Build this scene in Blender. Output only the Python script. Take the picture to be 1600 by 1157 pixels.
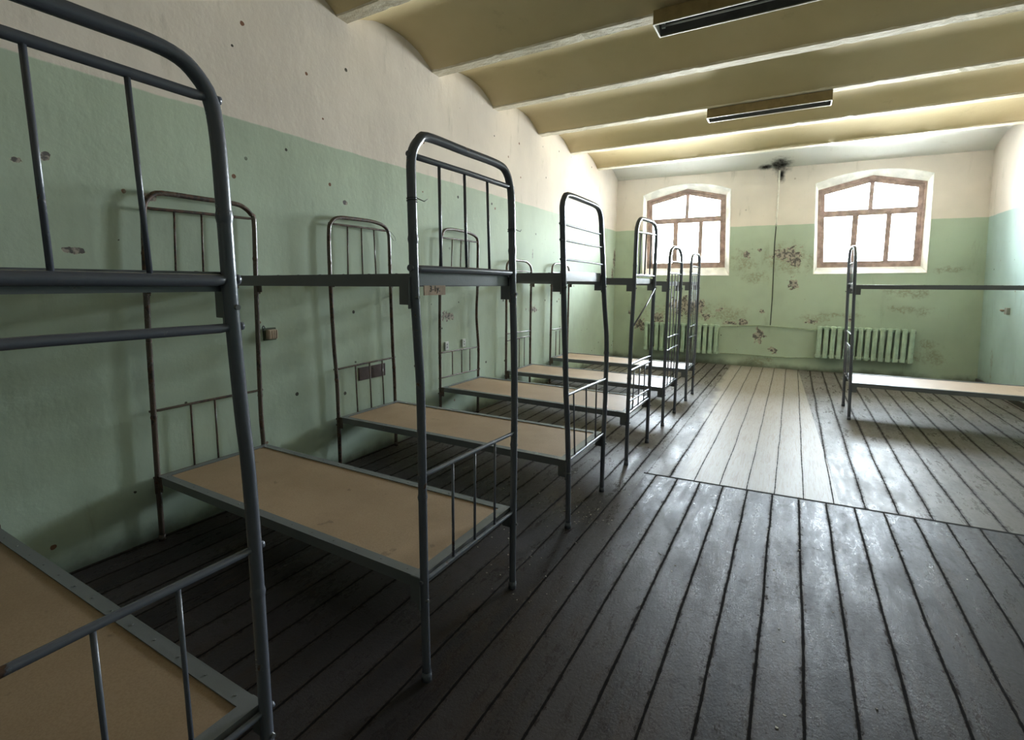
import bpy, bmesh, math, random
from mathutils import Vector, Matrix
from mathutils.geometry import tessellate_polygon

random.seed(7)
for o in list(bpy.data.objects):
    bpy.data.objects.remove(o)
S = bpy.context.scene
COL = S.collection

# ------------------------------------------------------------------ camera
YAW, PITCH, ROLL, FPX = .5176, -.1194, .0072, 766.81
fw = Vector((-math.sin(YAW)*math.cos(PITCH), math.cos(YAW)*math.cos(PITCH), math.sin(PITCH)))
rt = Vector((math.cos(YAW), math.sin(YAW), 0))
up = rt.cross(fw)
rt2 = rt*math.cos(ROLL) + up*math.sin(ROLL)
up2 = up*math.cos(ROLL) - rt*math.sin(ROLL)
cd = bpy.data.cameras.new('camera')
cam = bpy.data.objects.new('camera', cd)
COL.objects.link(cam)
m = Matrix((rt2, up2, -fw)).transposed().to_4x4()
m.translation = Vector((3.098, -.2881, 1.482))
cam.matrix_world = m
cd.sensor_fit = 'HORIZONTAL'
cd.sensor_width = 36
cd.lens = FPX*36/1600
cd.shift_y = -45.5/1600
cd.clip_start = .02
S.camera = cam

# ------------------------------------------------------------------ daylight and exposure
W = bpy.data.worlds.new('overcast_sky')
S.world = W
W.use_nodes = True
wn = W.node_tree.nodes
wl = W.node_tree.links
wn.clear()
wo = wn.new('ShaderNodeOutputWorld')
bg = wn.new('ShaderNodeBackground')
tc = wn.new('ShaderNodeTexCoord')
sp = wn.new('ShaderNodeSeparateXYZ')
cr = wn.new('ShaderNodeValToRGB')
wl.new(tc.outputs['Generated'], sp.inputs[0])
wl.new(sp.outputs['Z'], cr.inputs[0])
cr.color_ramp.elements[0].position = 0.0
cr.color_ramp.elements[0].color = (.76, .78, .78, 1)      # pale yard below the horizon
cr.color_ramp.elements[1].position = .12
cr.color_ramp.elements[1].color = (.80, .895, 1.0, 1)
wl.new(cr.outputs[0], bg.inputs[0])
# the open side straight ahead of the windows is brightest, dimmer to the flanks and overhead
def wmr(src, a, b, lo, hi):
    n_ = wn.new('ShaderNodeMapRange'); n_.interpolation_type = 'SMOOTHSTEP'
    wl.new(src, n_.inputs[0])
    n_.inputs[1].default_value, n_.inputs[2].default_value, n_.inputs[3].default_value, n_.inputs[4].default_value = a, b, lo, hi
    return n_.outputs[0]
def wmath(op, a, b=None):
    n_ = wn.new('ShaderNodeMath'); n_.operation = op
    for k_, v_ in enumerate((a, b)):
        if v_ is None: continue
        if isinstance(v_, float): n_.inputs[k_].default_value = v_
        else: wl.new(v_, n_.inputs[k_])
    return n_.outputs[0]
side = wmr(wmath('ABSOLUTE', sp.outputs['X']), .15, .80, 1.0, .38)
over = wmr(sp.outputs['Z'], .12, .70, 1.0, .55)
wl.new(wmath('MULTIPLY', wmath('MULTIPLY', side, over), 12.0), bg.inputs[1])
wl.new(bg.outputs[0], wo.inputs[0])

S.view_settings.view_transform = 'Standard'
S.view_settings.look = 'None'
S.view_settings.gamma = 1
S.view_settings.use_curve_mapping = False
S.view_settings.exposure = 3.7

def portal(cx, cy, cz, sx, sz):
    l = bpy.data.lights.new('window_portal', 'AREA')
    l.shape = 'RECTANGLE'
    l.size, l.size_y = sx, sz
    l.cycles.is_portal = True
    o = bpy.data.objects.new('window_portal', l)
    o.location = (cx, cy, cz)
    o.rotation_euler = (-math.pi/2, 0, math.atan(.07))
    COL.objects.link(o)
portal(1.26, 9.87, 2.45, 1.75, 1.75)
portal(4.10, 10.07, 2.45, 1.75, 1.75)

# ------------------------------------------------------------------ room measures
def wally(x): return 9.26 + .07*x
ZP = 2.487            # paint line
ZB = 3.437            # underside of the ceiling beams
BEAMS = [2.581 - 1.125*i for i in range(9, 0, -1)] + [2.581, 3.704, 4.795, 5.943, 7.026, 8.210]  # far edges
YB = -8.0

# ------------------------------------------------------------------ material helpers
class NT:
    def __init__(s, name):
        s.m = bpy.data.materials.new(name)
        s.m.use_nodes = True
        s.t = s.m.node_tree
        s.n = s.t.nodes
        s.b = s.n['Principled BSDF']
        s._o = None
    def link(s, a, b): s.t.links.new(a, b)
    def pos(s):
        if not s._o:
            s._o = s.n.new('ShaderNodeTexCoord')
        return s._o.outputs['Object']
    def val(s, x, sock):
        if isinstance(x, (int, float)): sock.default_value = x
        elif isinstance(x, tuple): sock.default_value = x if len(x) == len(sock.default_value) else x + (1,)
        else: s.link(x, sock)
    def math(s, op, a, b=0.0, c=None, clamp=False):
        n = s.n.new('ShaderNodeMath'); n.operation = op; n.use_clamp = clamp
        s.val(a, n.inputs[0]); s.val(b, n.inputs[1])
        if c is not None: s.val(c, n.inputs[2])
        return n.outputs[0]
    def vmath(s, op, a, b):
        n = s.n.new('ShaderNodeVectorMath'); n.operation = op
        for x, k in ((a, n.inputs[0]), (b, n.inputs[1])):
            if isinstance(x, tuple): k.default_value = x
            else: s.link(x, k)
        return n
    def mapped(s, scale=(1, 1, 1), loc=(0, 0, 0), rot=(0, 0, 0)):
        n = s.n.new('ShaderNodeMapping')
        n.inputs['Scale'].default_value = scale
        n.inputs['Location'].default_value = loc
        n.inputs['Rotation'].default_value = rot
        s.link(s.pos(), n.inputs[0])
        return n.outputs[0]
    def noise(s, scale, detail=4, rough=.55, vec=None, dist=0):
        n = s.n.new('ShaderNodeTexNoise')
        n.inputs['Scale'].default_value = scale
        n.inputs['Detail'].default_value = detail
        n.inputs['Roughness'].default_value = rough
        n.inputs['Distortion'].default_value = dist
        s.link(vec if vec is not None else s.pos(), n.inputs['Vector'])
        return n.outputs['Fac']
    def ramp(s, f, lo, hi, a=0.0, b=1.0):
        n = s.n.new('ShaderNodeMapRange')
        n.interpolation_type = 'SMOOTHSTEP'
        s.val(f, n.inputs[0])
        n.inputs[1].default_value = lo; n.inputs[2].default_value = hi
        n.inputs[3].default_value = a; n.inputs[4].default_value = b
        return n.outputs[0]
    def mix(s, f, a, b):
        n = s.n.new('ShaderNodeMix'); n.data_type = 'RGBA'
        s.val(f, n.inputs[0]); s.val(a, n.inputs[6]); s.val(b, n.inputs[7])
        return n.outputs[2]
    def bump(s, h, strength, dist, prev=None):
        n = s.n.new('ShaderNodeBump')
        n.inputs['Strength'].default_value = strength
        n.inputs['Distance'].default_value = dist
        s.link(h, n.inputs['Height'])
        if prev is not None: s.link(prev, n.inputs['Normal'])
        return n.outputs[0]
    def xyz(s):
        n = s.n.new('ShaderNodeSeparateXYZ'); s.link(s.pos(), n.inputs[0])
        return n.outputs
    def spots(s, lst, wob=.7, nscale=9):
        """1 inside any of the noisy ellipses (centre, radii), 0 outside"""
        d = None
        for c, r in lst:
            v = s.vmath('SUBTRACT', s.pos(), c).outputs[0]
            v = s.vmath('DIVIDE', v, r).outputs[0]
            l = s.vmath('LENGTH', v, (0, 0, 0)).outputs['Value']
            d = l if d is None else s.math('MINIMUM', d, l)
        n = s.noise(nscale, 6, .65)
        n = s.math('MULTIPLY', s.math('SUBTRACT', n, .5), wob*4)
        return s.math('ADD', d, n)
    def out(s, color=None, rough=None, normal=None, metal=None, spec=None):
        for k, v in (('Base Color', color), ('Roughness', rough), ('Metallic', metal), ('Specular IOR Level', spec)):
            if v is not None: s.val(v, s.b.inputs[k])
        if normal is not None: s.link(normal, s.b.inputs['Normal'])
        return s.m

GREEN = (.485, .575, .455)
CREAM = (.82, .745, .67)

def mat_wall(name, axis, peel=(), rust=(), soot=(), green=GREEN, cream=CREAM, chips=.62, dirt=True):
    t = NT(name)
    X, Y, Z = t.xyz()
    wob = t.math('MULTIPLY', t.math('SUBTRACT', t.noise(3.0, 3), .5), .03)
    line = t.ramp(t.math('ADD', Z, wob), ZP-.006, ZP+.006)
    big = t.noise(1.3, 3)
    g = t.mix(t.ramp(big, .3, .7), tuple(c*.92 for c in green), tuple(c*1.08 for c in green))
    c = t.mix(t.ramp(big, .3, .7), tuple(c*.93 for c in cream), tuple(c*1.05 for c in cream))
    col = t.mix(line, g, c)
    # grime streaks
    st = t.noise(2.2, 6, .7, t.mapped((3, 3, .7)))
    col = t.mix(t.ramp(st, .56, .78, 0, .35), col, (.20, .19, .12))
    # small chips: random voronoi dots
    vo = t.n.new('ShaderNodeTexVoronoi'); vo.inputs['Scale'].default_value = 7
    t.link(t.pos(), vo.inputs['Vector'])
    sel = t.ramp(t.noise(1.9, 2), chips-.1, chips)
    sc = t.n.new('ShaderNodeSeparateColor'); t.link(vo.outputs['Color'], sc.inputs[0])
    rad = t.math('MULTIPLY', t.math('POWER', sc.outputs[0], 5.0), .13)
    near = t.math('LESS_THAN', t.math('ADD', vo.outputs['Distance'], t.math('MULTIPLY', t.noise(60, 2), .05)), rad)
    ccol = t.mix(t.math('GREATER_THAN', sc.outputs[1], .45), (.20, .09, .05), (.05, .045, .035))
    col = t.mix(t.math('MULTIPLY', near, t.math('ADD', t.math('MULTIPLY', sel, .6), .35)), col, ccol)
    h = t.noise(26, 6, .6)
    h2 = t.noise(5, 4, .5, t.mapped((1, 1, .6)))
    n = t.bump(h2, .35, .014)
    n = t.bump(h, .30, .004, n)
    if rust:
        f = t.ramp(t.spots(rust, 1.0, 9), .3, 1.3, .5, 0)
        f = t.math('MULTIPLY', f, t.ramp(t.noise(30, 5, .75), .35, .6))
        col = t.mix(f, col, (.24, .17, .09))
    if peel:
        d = t.spots(peel, 1.0, 13)
        f = t.ramp(d, .80, .88, 1, 0)
        pc = t.mix(t.ramp(t.noise(24, 4), .45, .55), (.45, .40, .34), (.15, .14, .135))
        edge = t.ramp(d, .85, 1.02, .6, 0)
        col = t.mix(edge, col, (.62, .60, .45))
        col = t.mix(f, col, pc)
        n = t.bump(f, .6, -.01, n)
    if soot:
        f = t.ramp(t.spots(soot, .35, 9), .2, 1.15, 1, 0)
        col = t.mix(f, col, (.012, .010, .008))
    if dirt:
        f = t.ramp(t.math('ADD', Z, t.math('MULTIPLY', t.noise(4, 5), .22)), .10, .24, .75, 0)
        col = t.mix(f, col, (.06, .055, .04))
    rough = t.mix(line, (.72, .72, .72), (.9, .9, .9))
    rr = t.n.new('ShaderNodeRGBToBW'); t.link(rough, rr.inputs[0])
    return t.out(col, rr.outputs[0], n, spec=.18)

def wp(x, z, rx, rz): return ((x, wally(x), z), (rx, .6, rz))
PEEL = [wp(2.97, 1.99, .20, .13), wp(3.10, 1.86, .08, .10), wp(2.35, 2.0, .06, .07), wp(2.55, 2.07, .03, .03), wp(3.09, 1.49, .08, .10),
        wp(2.34, .80, .09, .07), wp(2.13, .77, .10, .04), wp(2.61, .56, .11, .12), wp(2.85, .32, .07, .06),
        wp(1.29, 1.06, .30, .15), wp(1.57, 1.06, .13, .13), wp(1.74, .87, .10, .06), wp(.86, .78, .11, .14), wp(.53, .66, .10, .13),
        wp(.35, .9, .08, .05), wp(2.63, 1.0, .05, .04), wp(1.95, 1.0, .06, .04), wp(3.42, .84, .10, .04), wp(3.95, .90, .06, .03)]
RUST = [wp(4.70, 1.36, .30, .10), wp(4.63, 1.09, .22, .06), wp(4.9, 1.06, .10, .08), wp(5.15, 1.72, .20, .05), wp(2.5, 1.6, .18, .12),
        wp(2.3, 1.85, .2, .2), wp(3.8, .97, .3, .04), wp(2.1, .9, .3, .15), wp(2.65, .12, .2, .08), wp(5.05, .35, .2, .12), wp(5.0, .55, .1, .08),
        wp(1.3, .95, .6, .2), wp(3.45, .9, .2, .1), wp(3.02, 1.9, .35, .25)]
SOOT = [((2.78, wally(2.78)-.12, 3.46), (.20, .26, .16)), ((2.56, wally(2.56)-.06, 3.46), (.16, .12, .05)), ((2.80, wally(2.80), 3.33), (.07, .1, .17))]
LEFTPEEL = [((0, 3.80, 1.12), (.3, .09, .05)), ((0, 5.72, 1.11), (.3, .14, .05)), ((0, .60, 2.02), (.3, .02, .022)), ((0, .70, 2.05), (.3, .02, .022)),
            ((0, .76, 1.62), (.3, .05, .02)), ((0, 2.50, 2.09), (.3, .025, .02)), ((0, 1.13, 1.93), (.3, .05, .02)), ((0, 9.2, 1.95), (.3, .07, .22)),
            ((0, 9.1, 1.65), (.3, .06, .12)), ((0, 8.7, 1.5), (.3, .03, .04)), ((0, 5.7, 1.85), (.3, .012, .07))]
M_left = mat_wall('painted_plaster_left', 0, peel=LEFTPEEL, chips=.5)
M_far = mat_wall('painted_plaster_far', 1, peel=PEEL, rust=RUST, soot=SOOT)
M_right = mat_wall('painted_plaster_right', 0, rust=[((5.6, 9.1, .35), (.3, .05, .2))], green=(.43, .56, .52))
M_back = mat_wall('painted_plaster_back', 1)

def mat_ceiling():
    t = NT('ceiling_plaster')
    X, Y, Z = t.xyz()
    a = t.ramp(t.noise(.9, 4), .3, .7)
    col = t.mix(a, (.60, .495, .29), (.68, .57, .36))
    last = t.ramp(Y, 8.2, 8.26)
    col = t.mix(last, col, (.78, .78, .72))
    st = t.ramp(t.noise(4, 5, .7), .6, .8, 0, .3)
    col = t.mix(st, col, (.25, .19, .10))
    f = t.ramp(t.spots(SOOT, .35, 9), .2, 1.15, 1, 0)
    col = t.mix(f, col, (.012, .010, .008))
    n = t.bump(t.noise(8, 4), .22, .010)
    n = t.bump(t.noise(60, 3), .3, .002, n)
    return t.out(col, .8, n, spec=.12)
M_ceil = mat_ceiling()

def mat_beam():
    t = NT('beam_plaster')
    a = t.ramp(t.noise(6, 6, .7, t.mapped((1, 6, 6))), .35, .65)
    col = t.mix(a, (.86, .81, .68), (.70, .62, .46))
    n = t.bump(t.noise(18, 6, .65), .9, .012)
    return t.out(col, .7, n, spec=.3)
M_beam = mat_beam()

def mat_plain(name, color, rough=.5, metal=0, bump=0, bscale=40, var=.12):
    t = NT(name)
    a = t.ramp(t.noise(bscale*.3, 4), .35, .65)
    col = t.mix(a, tuple(c*(1-var) for c in color), tuple(min(1, c*(1+var)) for c in color))
    n = t.bump(t.noise(bscale, 4), bump, .003) if bump else None
    return t.out(col, rough, n, metal)

def mat_steel(name, color, rustamt, seedloc):
    t = NT(name)
    geo = t.n.new('ShaderNodeNewGeometry')
    t._o = None
    class P: pass
    p = geo.outputs['Position']
    def nz(s, d=5, r=.6, loc=(0, 0, 0)):
        mp = t.n.new('ShaderNodeMapping'); mp.inputs['Location'].default_value = loc
        t.link(p, mp.inputs[0])
        return t.noise(s, d, r, mp.outputs[0])
    a = nz(5, 6, .65, seedloc)
    b = nz(23, 5, .7, seedloc)
    mask = t.ramp(t.math('ADD', t.math('MULTIPLY', a, .75), t.math('MULTIPLY', b, .25)), rustamt, rustamt+.03)
    rc = t.mix(t.ramp(nz(40), .4, .6), (.030, .018, .012), (.10, .045, .022))
    col = t.mix(mask, color, rc)
    rough = t.math('ADD', t.math('MULTIPLY', mask, .35), .27)
    n = t.bump(nz(70, 4), .35, .0015)
    n = t.bump(mask, .5, -.001, n)
    return t.out(col, rough, n, spec=.6)
M_steel = mat_steel('slate_blue_enamel', (.13, .137, .165), .60, (0, 0, 0))
M_steel_rusty = mat_steel('worn_brown_enamel', (.115, .085, .068), .51, (3, 1, 2))
M_rail = mat_steel('dark_grey_angle_iron', (.17, .175, .18), .64, (7, 2, 5))

def mat_board():
    t = NT('hardboard')
    a = t.ramp(t.noise(3, 5), .3, .7)
    col = t.mix(a, (.36, .245, .15), (.43, .30, .19))
    s = t.ramp(t.noise(160, 2), .35, .7)
    col = t.mix(t.math('MULTIPLY', s, .35), col, (.26, .16, .09))
    st = t.ramp(t.noise(11, 4), .68, .72, 0, .5)
    col = t.mix(st, col, (.14, .09, .06))
    n = t.bump(t.noise(220, 2), .25, .0008)
    return t.out(col, .52, n, spec=.45)
M_board = mat_board()

def mat_floor():
    t = NT('worn_painted_boards')
    X, Y, Z = t.xyz()
    seamy = t.math('ADD', t.math('MULTIPLY', t.math('SUBTRACT', X, 2.19), .085), 3.45)
    far = t.math('GREATER_THAN', Y, seamy)                   # 1 beyond the cross joint
    inx = t.math('GREATER_THAN', X, 2.19)
    beyond = t.math('MULTIPLY', far, inx)
    wob = t.math('MULTIPLY', t.math('SUBTRACT', t.noise(1.2, 2), .5), .02)
    xx = t.math('ADD', X, wob)
    p1 = t.math('DIVIDE', t.math('SUBTRACT', xx, .026), .16)
    p2 = t.math('DIVIDE', t.math('SUBTRACT', xx, .05), .178)
    def mixv(f, a, b):
        return t.math('ADD', t.math('MULTIPLY', a, t.math('SUBTRACT', 1.0, f)), t.math('MULTIPLY', b, f))
    p = mixv(beyond, p1, p2)
    idx = t.math('FLOOR', p)
    fr = t.math('SUBTRACT', p, idx)
    edge = t.math('MINIMUM', fr, t.math('SUBTRACT', 1.0, fr))          # 0 at the gap
    edgen = t.math('ADD', edge, t.math('MULTIPLY', t.math('SUBTRACT', t.noise(14, 5, .7), .5), .05))
    gap = t.ramp(t.math('ADD', edgen, t.math('MULTIPLY', beyond, .012)), .018, .040, 1, 0)
    rub = t.ramp(edgen, .03, .13, 1, 0)
    sj = t.math('ABSOLUTE', t.math('SUBTRACT', Y, seamy))
    seam = t.math('MULTIPLY', t.ramp(sj, .008, .018, 1, 0), t.math('GREATER_THAN', X, 2.17))
    wn_ = t.n.new('ShaderNodeTexWhiteNoise'); wn_.noise_dimensions = '1D'
    t.link(t.math('ADD', idx, t.math('MULTIPLY', beyond, 57.3)), wn_.inputs['W'])
    rnd = wn_.outputs['Value']
    # bare newer boards: beyond the joint, in the middle aisle
    ex = t.math('ADD', X, t.math('MULTIPLY', t.math('SUBTRACT', t.noise(2.5, 5), .5), .25))
    lim = t.math('ADD', 3.47, t.math('MULTIPLY', t.math('SUBTRACT', Y, 3.5), -.035))
    bare = t.math('MULTIPLY', t.ramp(t.math('ADD', ex, t.math('MULTIPLY', t.math('SUBTRACT', Y, 3.5), .05)), 2.38, 2.5), t.math('MULTIPLY', t.math('LESS_THAN', X, lim), beyond))
    sv = t.mapped((14, .9, 1))
    grain = t.noise(5, 6, .65, sv, 1.2)
    worn = t.ramp(t.noise(2.1, 6, .72, t.mapped((2.2, .55, 1))), .50, .66)
    paint = t.mix(rnd, (.034, .029, .029), (.068, .058, .057))
    paint = t.mix(t.math('MULTIPLY', worn, .7), paint, (.060, .043, .034))
    paint = t.mix(t.ramp(t.noise(9, 5, .7), .57, .68, 0, .6), paint, (.035, .028, .024))
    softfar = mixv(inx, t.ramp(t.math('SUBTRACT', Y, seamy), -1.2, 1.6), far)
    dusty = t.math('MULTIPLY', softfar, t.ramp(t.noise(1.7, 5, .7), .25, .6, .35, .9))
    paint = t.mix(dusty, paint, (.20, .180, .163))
    wood = t.mix(rnd, (.33, .295, .255), (.42, .38, .335))
    wood = t.mix(t.ramp(grain, .45, .7, 0, .6), wood, (.25, .185, .12))
    wood = t.mix(t.ramp(t.noise(1.3, 5), .5, .75, 0, .4), wood, (.25, .21, .18))
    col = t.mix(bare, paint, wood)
    col = t.mix(t.math('MULTIPLY', rub, t.math('SUBTRACT', .75, t.math('MULTIPLY', bare, .6))), col, (.055, .042, .033))
    fleck = t.math('ADD', t.noise(34, 6, .8, t.mapped((1.3, .7, 1))), t.math('MULTIPLY', edge, -.85))
    fleck = t.math('MULTIPLY', t.ramp(fleck, .47, .51), t.math('SUBTRACT', 1.0, t.math('MULTIPLY', bare, .85)))
    col = t.mix(t.math('MULTIPLY', fleck, .8), col, (.026, .020, .017))
    nails = t.n.new('ShaderNodeTexVoronoi'); nails.inputs['Scale'].default_value = 3.2
    t.link(t.pos(), nails.inputs['Vector'])
    col = t.mix(t.math('LESS_THAN', nails.outputs['Distance'], .022), col, (.55, .55, .52))
    col = t.mix(t.math('MAXIMUM', gap, seam), col, (.008, .006, .005))
    # gloss
    r = t.ramp(t.noise(3.5, 7, .8, t.mapped((2.6, .6, 1))), .38, .62, .24, .46)
    r = t.math('ADD', r, t.math('MULTIPLY', rub, .12))
    r = t.math('ADD', r, t.math('MULTIPLY', fleck, .4))
    r = t.math('ADD', r, t.math('MULTIPLY', t.ramp(t.noise(26, 5, .8), .5, .7), .22))
    r = mixv(bare, r, t.math('ADD', .30, t.math('MULTIPLY', grain, .14)))
    r = t.math('ADD', r, t.math('MULTIPLY', t.math('MAXIMUM', gap, seam), .5), clamp=True)
    # shape: cupped boards, each at its own slant, nicked paint
    cup = t.math('MULTIPLY', t.math('POWER', t.math('SUBTRACT', fr, .5), 2.0), -.9)
    tilt = t.math('MULTIPLY', t.math('SUBTRACT', rnd, .5), t.math('MULTIPLY', fr, .45))
    hh = t.math('ADD', cup, tilt)
    hh = t.math('SUBTRACT', hh, t.math('MULTIPLY', t.math('MAXIMUM', gap, seam), 1.2))
    n = t.bump(hh, .5, .005)
    n = t.bump(t.noise(9, 6, .75, t.mapped((3, .45, 1))), .35, .004, n)
    n = t.bump(t.noise(24, 6, .8, t.mapped((1.5, .8, 1))), .5, .0035, n)
    n = t.bump(t.noise(90, 4, .75), .6, .0018, n)
    return t.out(col, r, n, spec=.13)
M_floor = mat_floor()

M_frame_wood = mat_plain('faded_brown_window_paint', (.43, .31, .275), .55, bump=.5, bscale=30, var=.25)
M_reveal = mat_plain('whitewashed_reveal', (.82, .81, .74), .8, bump=.6, bscale=18)
M_rad = mat_plain('green_radiator_enamel', (.47, .60, .47), .4, bump=.2, bscale=30)
M_pipe = mat_plain('green_pipe_enamel', (.36, .44, .30), .45)
M_black = mat_plain('black_cable', (.015, .015, .015), .5)
M_white = mat_plain('white_enamel', (.72, .68, .60), .45)
M_white2 = mat_plain('cream_conduit_paint', (.9, .86, .78), .6)
M_tan = mat_plain('ochre_lamp_enamel', (.26, .19, .085), .5)
M_darkmetal = mat_plain('dull_lamp_reflector', (.10, .10, .095), .35, metal=.4)
M_tube = mat_plain('fluorescent_glass', (.55, .56, .56), .2)
M_bake = mat_plain('ivory_bakelite', (.52, .40, .30), .45)
M_plastic = mat_plain('white_plastic', (.68, .70, .70), .4)
M_brownpl = mat_plain('brown_painted_plate', (.075, .045, .038), .5)
M_tag = mat_plain('beige_card', (.52, .38, .27), .8, var=.2)
M_ink = mat_plain('black_ink', (.02, .015, .012), .7)
M_wire = mat_plain('thin_black_wire', (.02, .02, .022), .5)
M_base = mat_plain('baseboard_paint', (.055, .050, .045), .45)
M_debris = mat_plain('flaked_paint', (.40, .36, .30), .8, var=.4)
M_sock = mat_plain('grey_wall_socket', (.30, .30, .26), .6)
M_socket_green = mat_plain('green_tape', (.06, .08, .04), .6)

def mat_glass():
    t = NT('window_glass')
    n = t.n
    tr = n.new('ShaderNodeBsdfTransparent'); gl = n.new('ShaderNodeBsdfGlossy'); mx = n.new('ShaderNodeMixShader'); fr = n.new('ShaderNodeFresnel')
    tr.inputs[0].default_value = (.97, .985, .98, 1)
    gl.inputs['Roughness'].default_value = .02
    fr.inputs[0].default_value = 1.45
    t.link(fr.outputs[0], mx.inputs[0]); t.link(tr.outputs[0], mx.inputs[1]); t.link(gl.outputs[0], mx.inputs[2])
    t.link(mx.outputs[0], n['Material Output'].inputs[0])
    return t.m
M_glass = mat_glass()

# ------------------------------------------------------------------ mesh helpers
class MB:
    def __init__(s): s.v = []; s.f = []; s.sm = []
    def add(s, vs, fs, smooth=False):
        k = len(s.v)
        s.v += [tuple(v) for v in vs]
        s.f += [tuple(i+k for i in f) for f in fs]
        s.sm += [smooth]*len(fs)
    def box(s, a, b):
        (x0, y0, z0), (x1, y1, z1) = a, b
        vs = [(x0, y0, z0), (x1, y0, z0), (x1, y1, z0), (x0, y1, z0), (x0, y0, z1), (x1, y0, z1), (x1, y1, z1), (x0, y1, z1)]
        s.add(vs, [(3, 2, 1, 0), (4, 5, 6, 7), (0, 1, 5, 4), (1, 2, 6, 5), (2, 3, 7, 6), (3, 0, 4, 7)])
    def bevbox(s, a, b, r=.003):
        bm = bmesh.new()
        bmesh.ops.create_cube(bm, size=1)
        c = [(a[i]+b[i])/2 for i in range(3)]; d = [abs(b[i]-a[i]) for i in range(3)]
        for v in bm.verts: v.co = Vector((c[0]+v.co.x*d[0], c[1]+v.co.y*d[1], c[2]+v.co.z*d[2]))
        bmesh.ops.bevel(bm, geom=bm.edges[:], offset=min(r, min(d)*.45), segments=2, affect='EDGES', profile=.6)
        bm.verts.index_update()
        s.add([v.co[:] for v in bm.verts], [[v.index for v in f.verts] for f in bm.faces])
        bm.free()
    def bar(s, p0, p1, w, h, side):
        """box from p0 to p1; 'side' is the width direction, height is along z"""
        p0, p1, side = Vector(p0), Vector(p1), Vector(side)
        q = []
        for p in (p0, p1):
            for a, b in ((0, 0), (1, 0), (1, 1), (0, 1)):
                q.append(p + side*w*a + Vector((0, 0, h*b)))
        s.add(q, [(0, 1, 2, 3), (7, 6, 5, 4), (0, 4, 5, 1), (1, 5, 6, 2), (2, 6, 7, 3), (3, 7, 4, 0)])
    def tube(s, pts, r, seg=12, caps=True, closed=False, flat=None):
        pts = [Vector(p) for p in pts]
        rs = r if isinstance(r, (list, tuple)) else [r]*len(pts)
        n = len(pts)
        tang = []
        for i in range(n):
            a = pts[max(i-1, 0)]; b = pts[min(i+1, n-1)]
            tang.append((b-a).normalized())
        ref = Vector((0, 0, 1)) if abs(tang[0].z) < .9 else Vector((1, 0, 0))
        u = (ref - tang[0]*ref.dot(tang[0])).normalized()
        vs = []
        for i in range(n):
            u = (u - tang[i]*u.dot(tang[i])).normalized()
            w = tang[i].cross(u)
            for k in range(seg):
                a = 2*math.pi*k/seg
                vs.append(pts[i] + (u*math.cos(a) + w*math.sin(a))*rs[i])
        fs = [(i*seg+k, i*seg+(k+1) % seg, (i+1)*seg+(k+1) % seg, (i+1)*seg+k) for i in range(n-1) for k in range(seg)]
        s.add(vs, fs, True)
        if caps:
            k0 = len(s.v)-len(vs)
            s.f.append(tuple(reversed(range(k0, k0+seg)))); s.sm.append(False)
            s.f.append(tuple(range(k0+(n-1)*seg, k0+n*seg))); s.sm.append(False)
    def build(s, name, mat, parent=None, **props):
        me = bpy.data.meshes.new(name)
        me.from_pydata(s.v, [], s.f)
        me.polygons.foreach_set('use_smooth', s.sm)
        me.materials.append(mat)
        me.update()
        o = bpy.data.objects.new(name, me)
        COL.objects.link(o)
        if parent: o.parent = parent
        for k, v in props.items(): o[k] = v
        return o

def thing(name, label, cat, group=None, loc=(0, 0, 0)):
    o = bpy.data.objects.new(name, None)
    o.empty_display_size = .1
    COL.objects.link(o)
    o.location = loc
    o['label'] = label; o['category'] = cat
    if group: o['group'] = group
    return o

def smooth_path(pts, sub=5):
    """Catmull-Rom through the points"""
    P = [Vector(p) for p in pts]
    P = [P[0]*2-P[1]] + P + [P[-1]*2-P[-2]]
    out = []
    for i in range(1, len(P)-2):
        p0, p1, p2, p3 = P[i-1:i+3]
        k = max(2, min(sub, int((p2-p1).length/.02)+1))
        for j in range(k):
            t = j/k
            out.append(.5*((2*p1) + (p2-p0)*t + (2*p0-5*p1+4*p2-p3)*t*t + (3*p1-p0-3*p2+p3)*t**3))
    out.append(P[-2])
    return out

# ------------------------------------------------------------------ room shell
ZT = 3.85
mb = MB(); mb.box((-.3, YB, -.2), (5.95, 10.1, 0)); mb.build('floor', M_floor, kind='structure')
mb = MB(); mb.box((-.3, YB, 0), (0, 9.75, ZT)); mb.build('wall_left', M_left, kind='structure')
mb = MB(); mb.box((0, YB-.3, 0), (5.95, YB, ZT)); mb.build('wall_back', M_back, kind='structure')
RX0, RX3 = 5.632, 5.521
def rx(z): return RX0 + (RX3-RX0)*z/3
mb = MB()
mb.add([(RX0, YB, 0), (RX0, 9.8, 0), (rx(ZT), 9.8, ZT), (rx(ZT), YB, ZT), (5.95, YB, 0), (5.95, 9.8, 0), (5.95, 9.8, ZT), (5.95, YB, ZT)],
       [(0, 1, 2, 3), (7, 6, 5, 4), (0, 4, 5, 1), (1, 5, 6, 2), (2, 6, 7, 3), (3, 7, 4, 0)])
mb.build('wall_right', M_right, kind='structure')
mb = MB()
mb.box((5.60, YB, 0), (5.632, 9.62, .07))
mb.build('baseboard_right', M_base, kind='structure')

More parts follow.
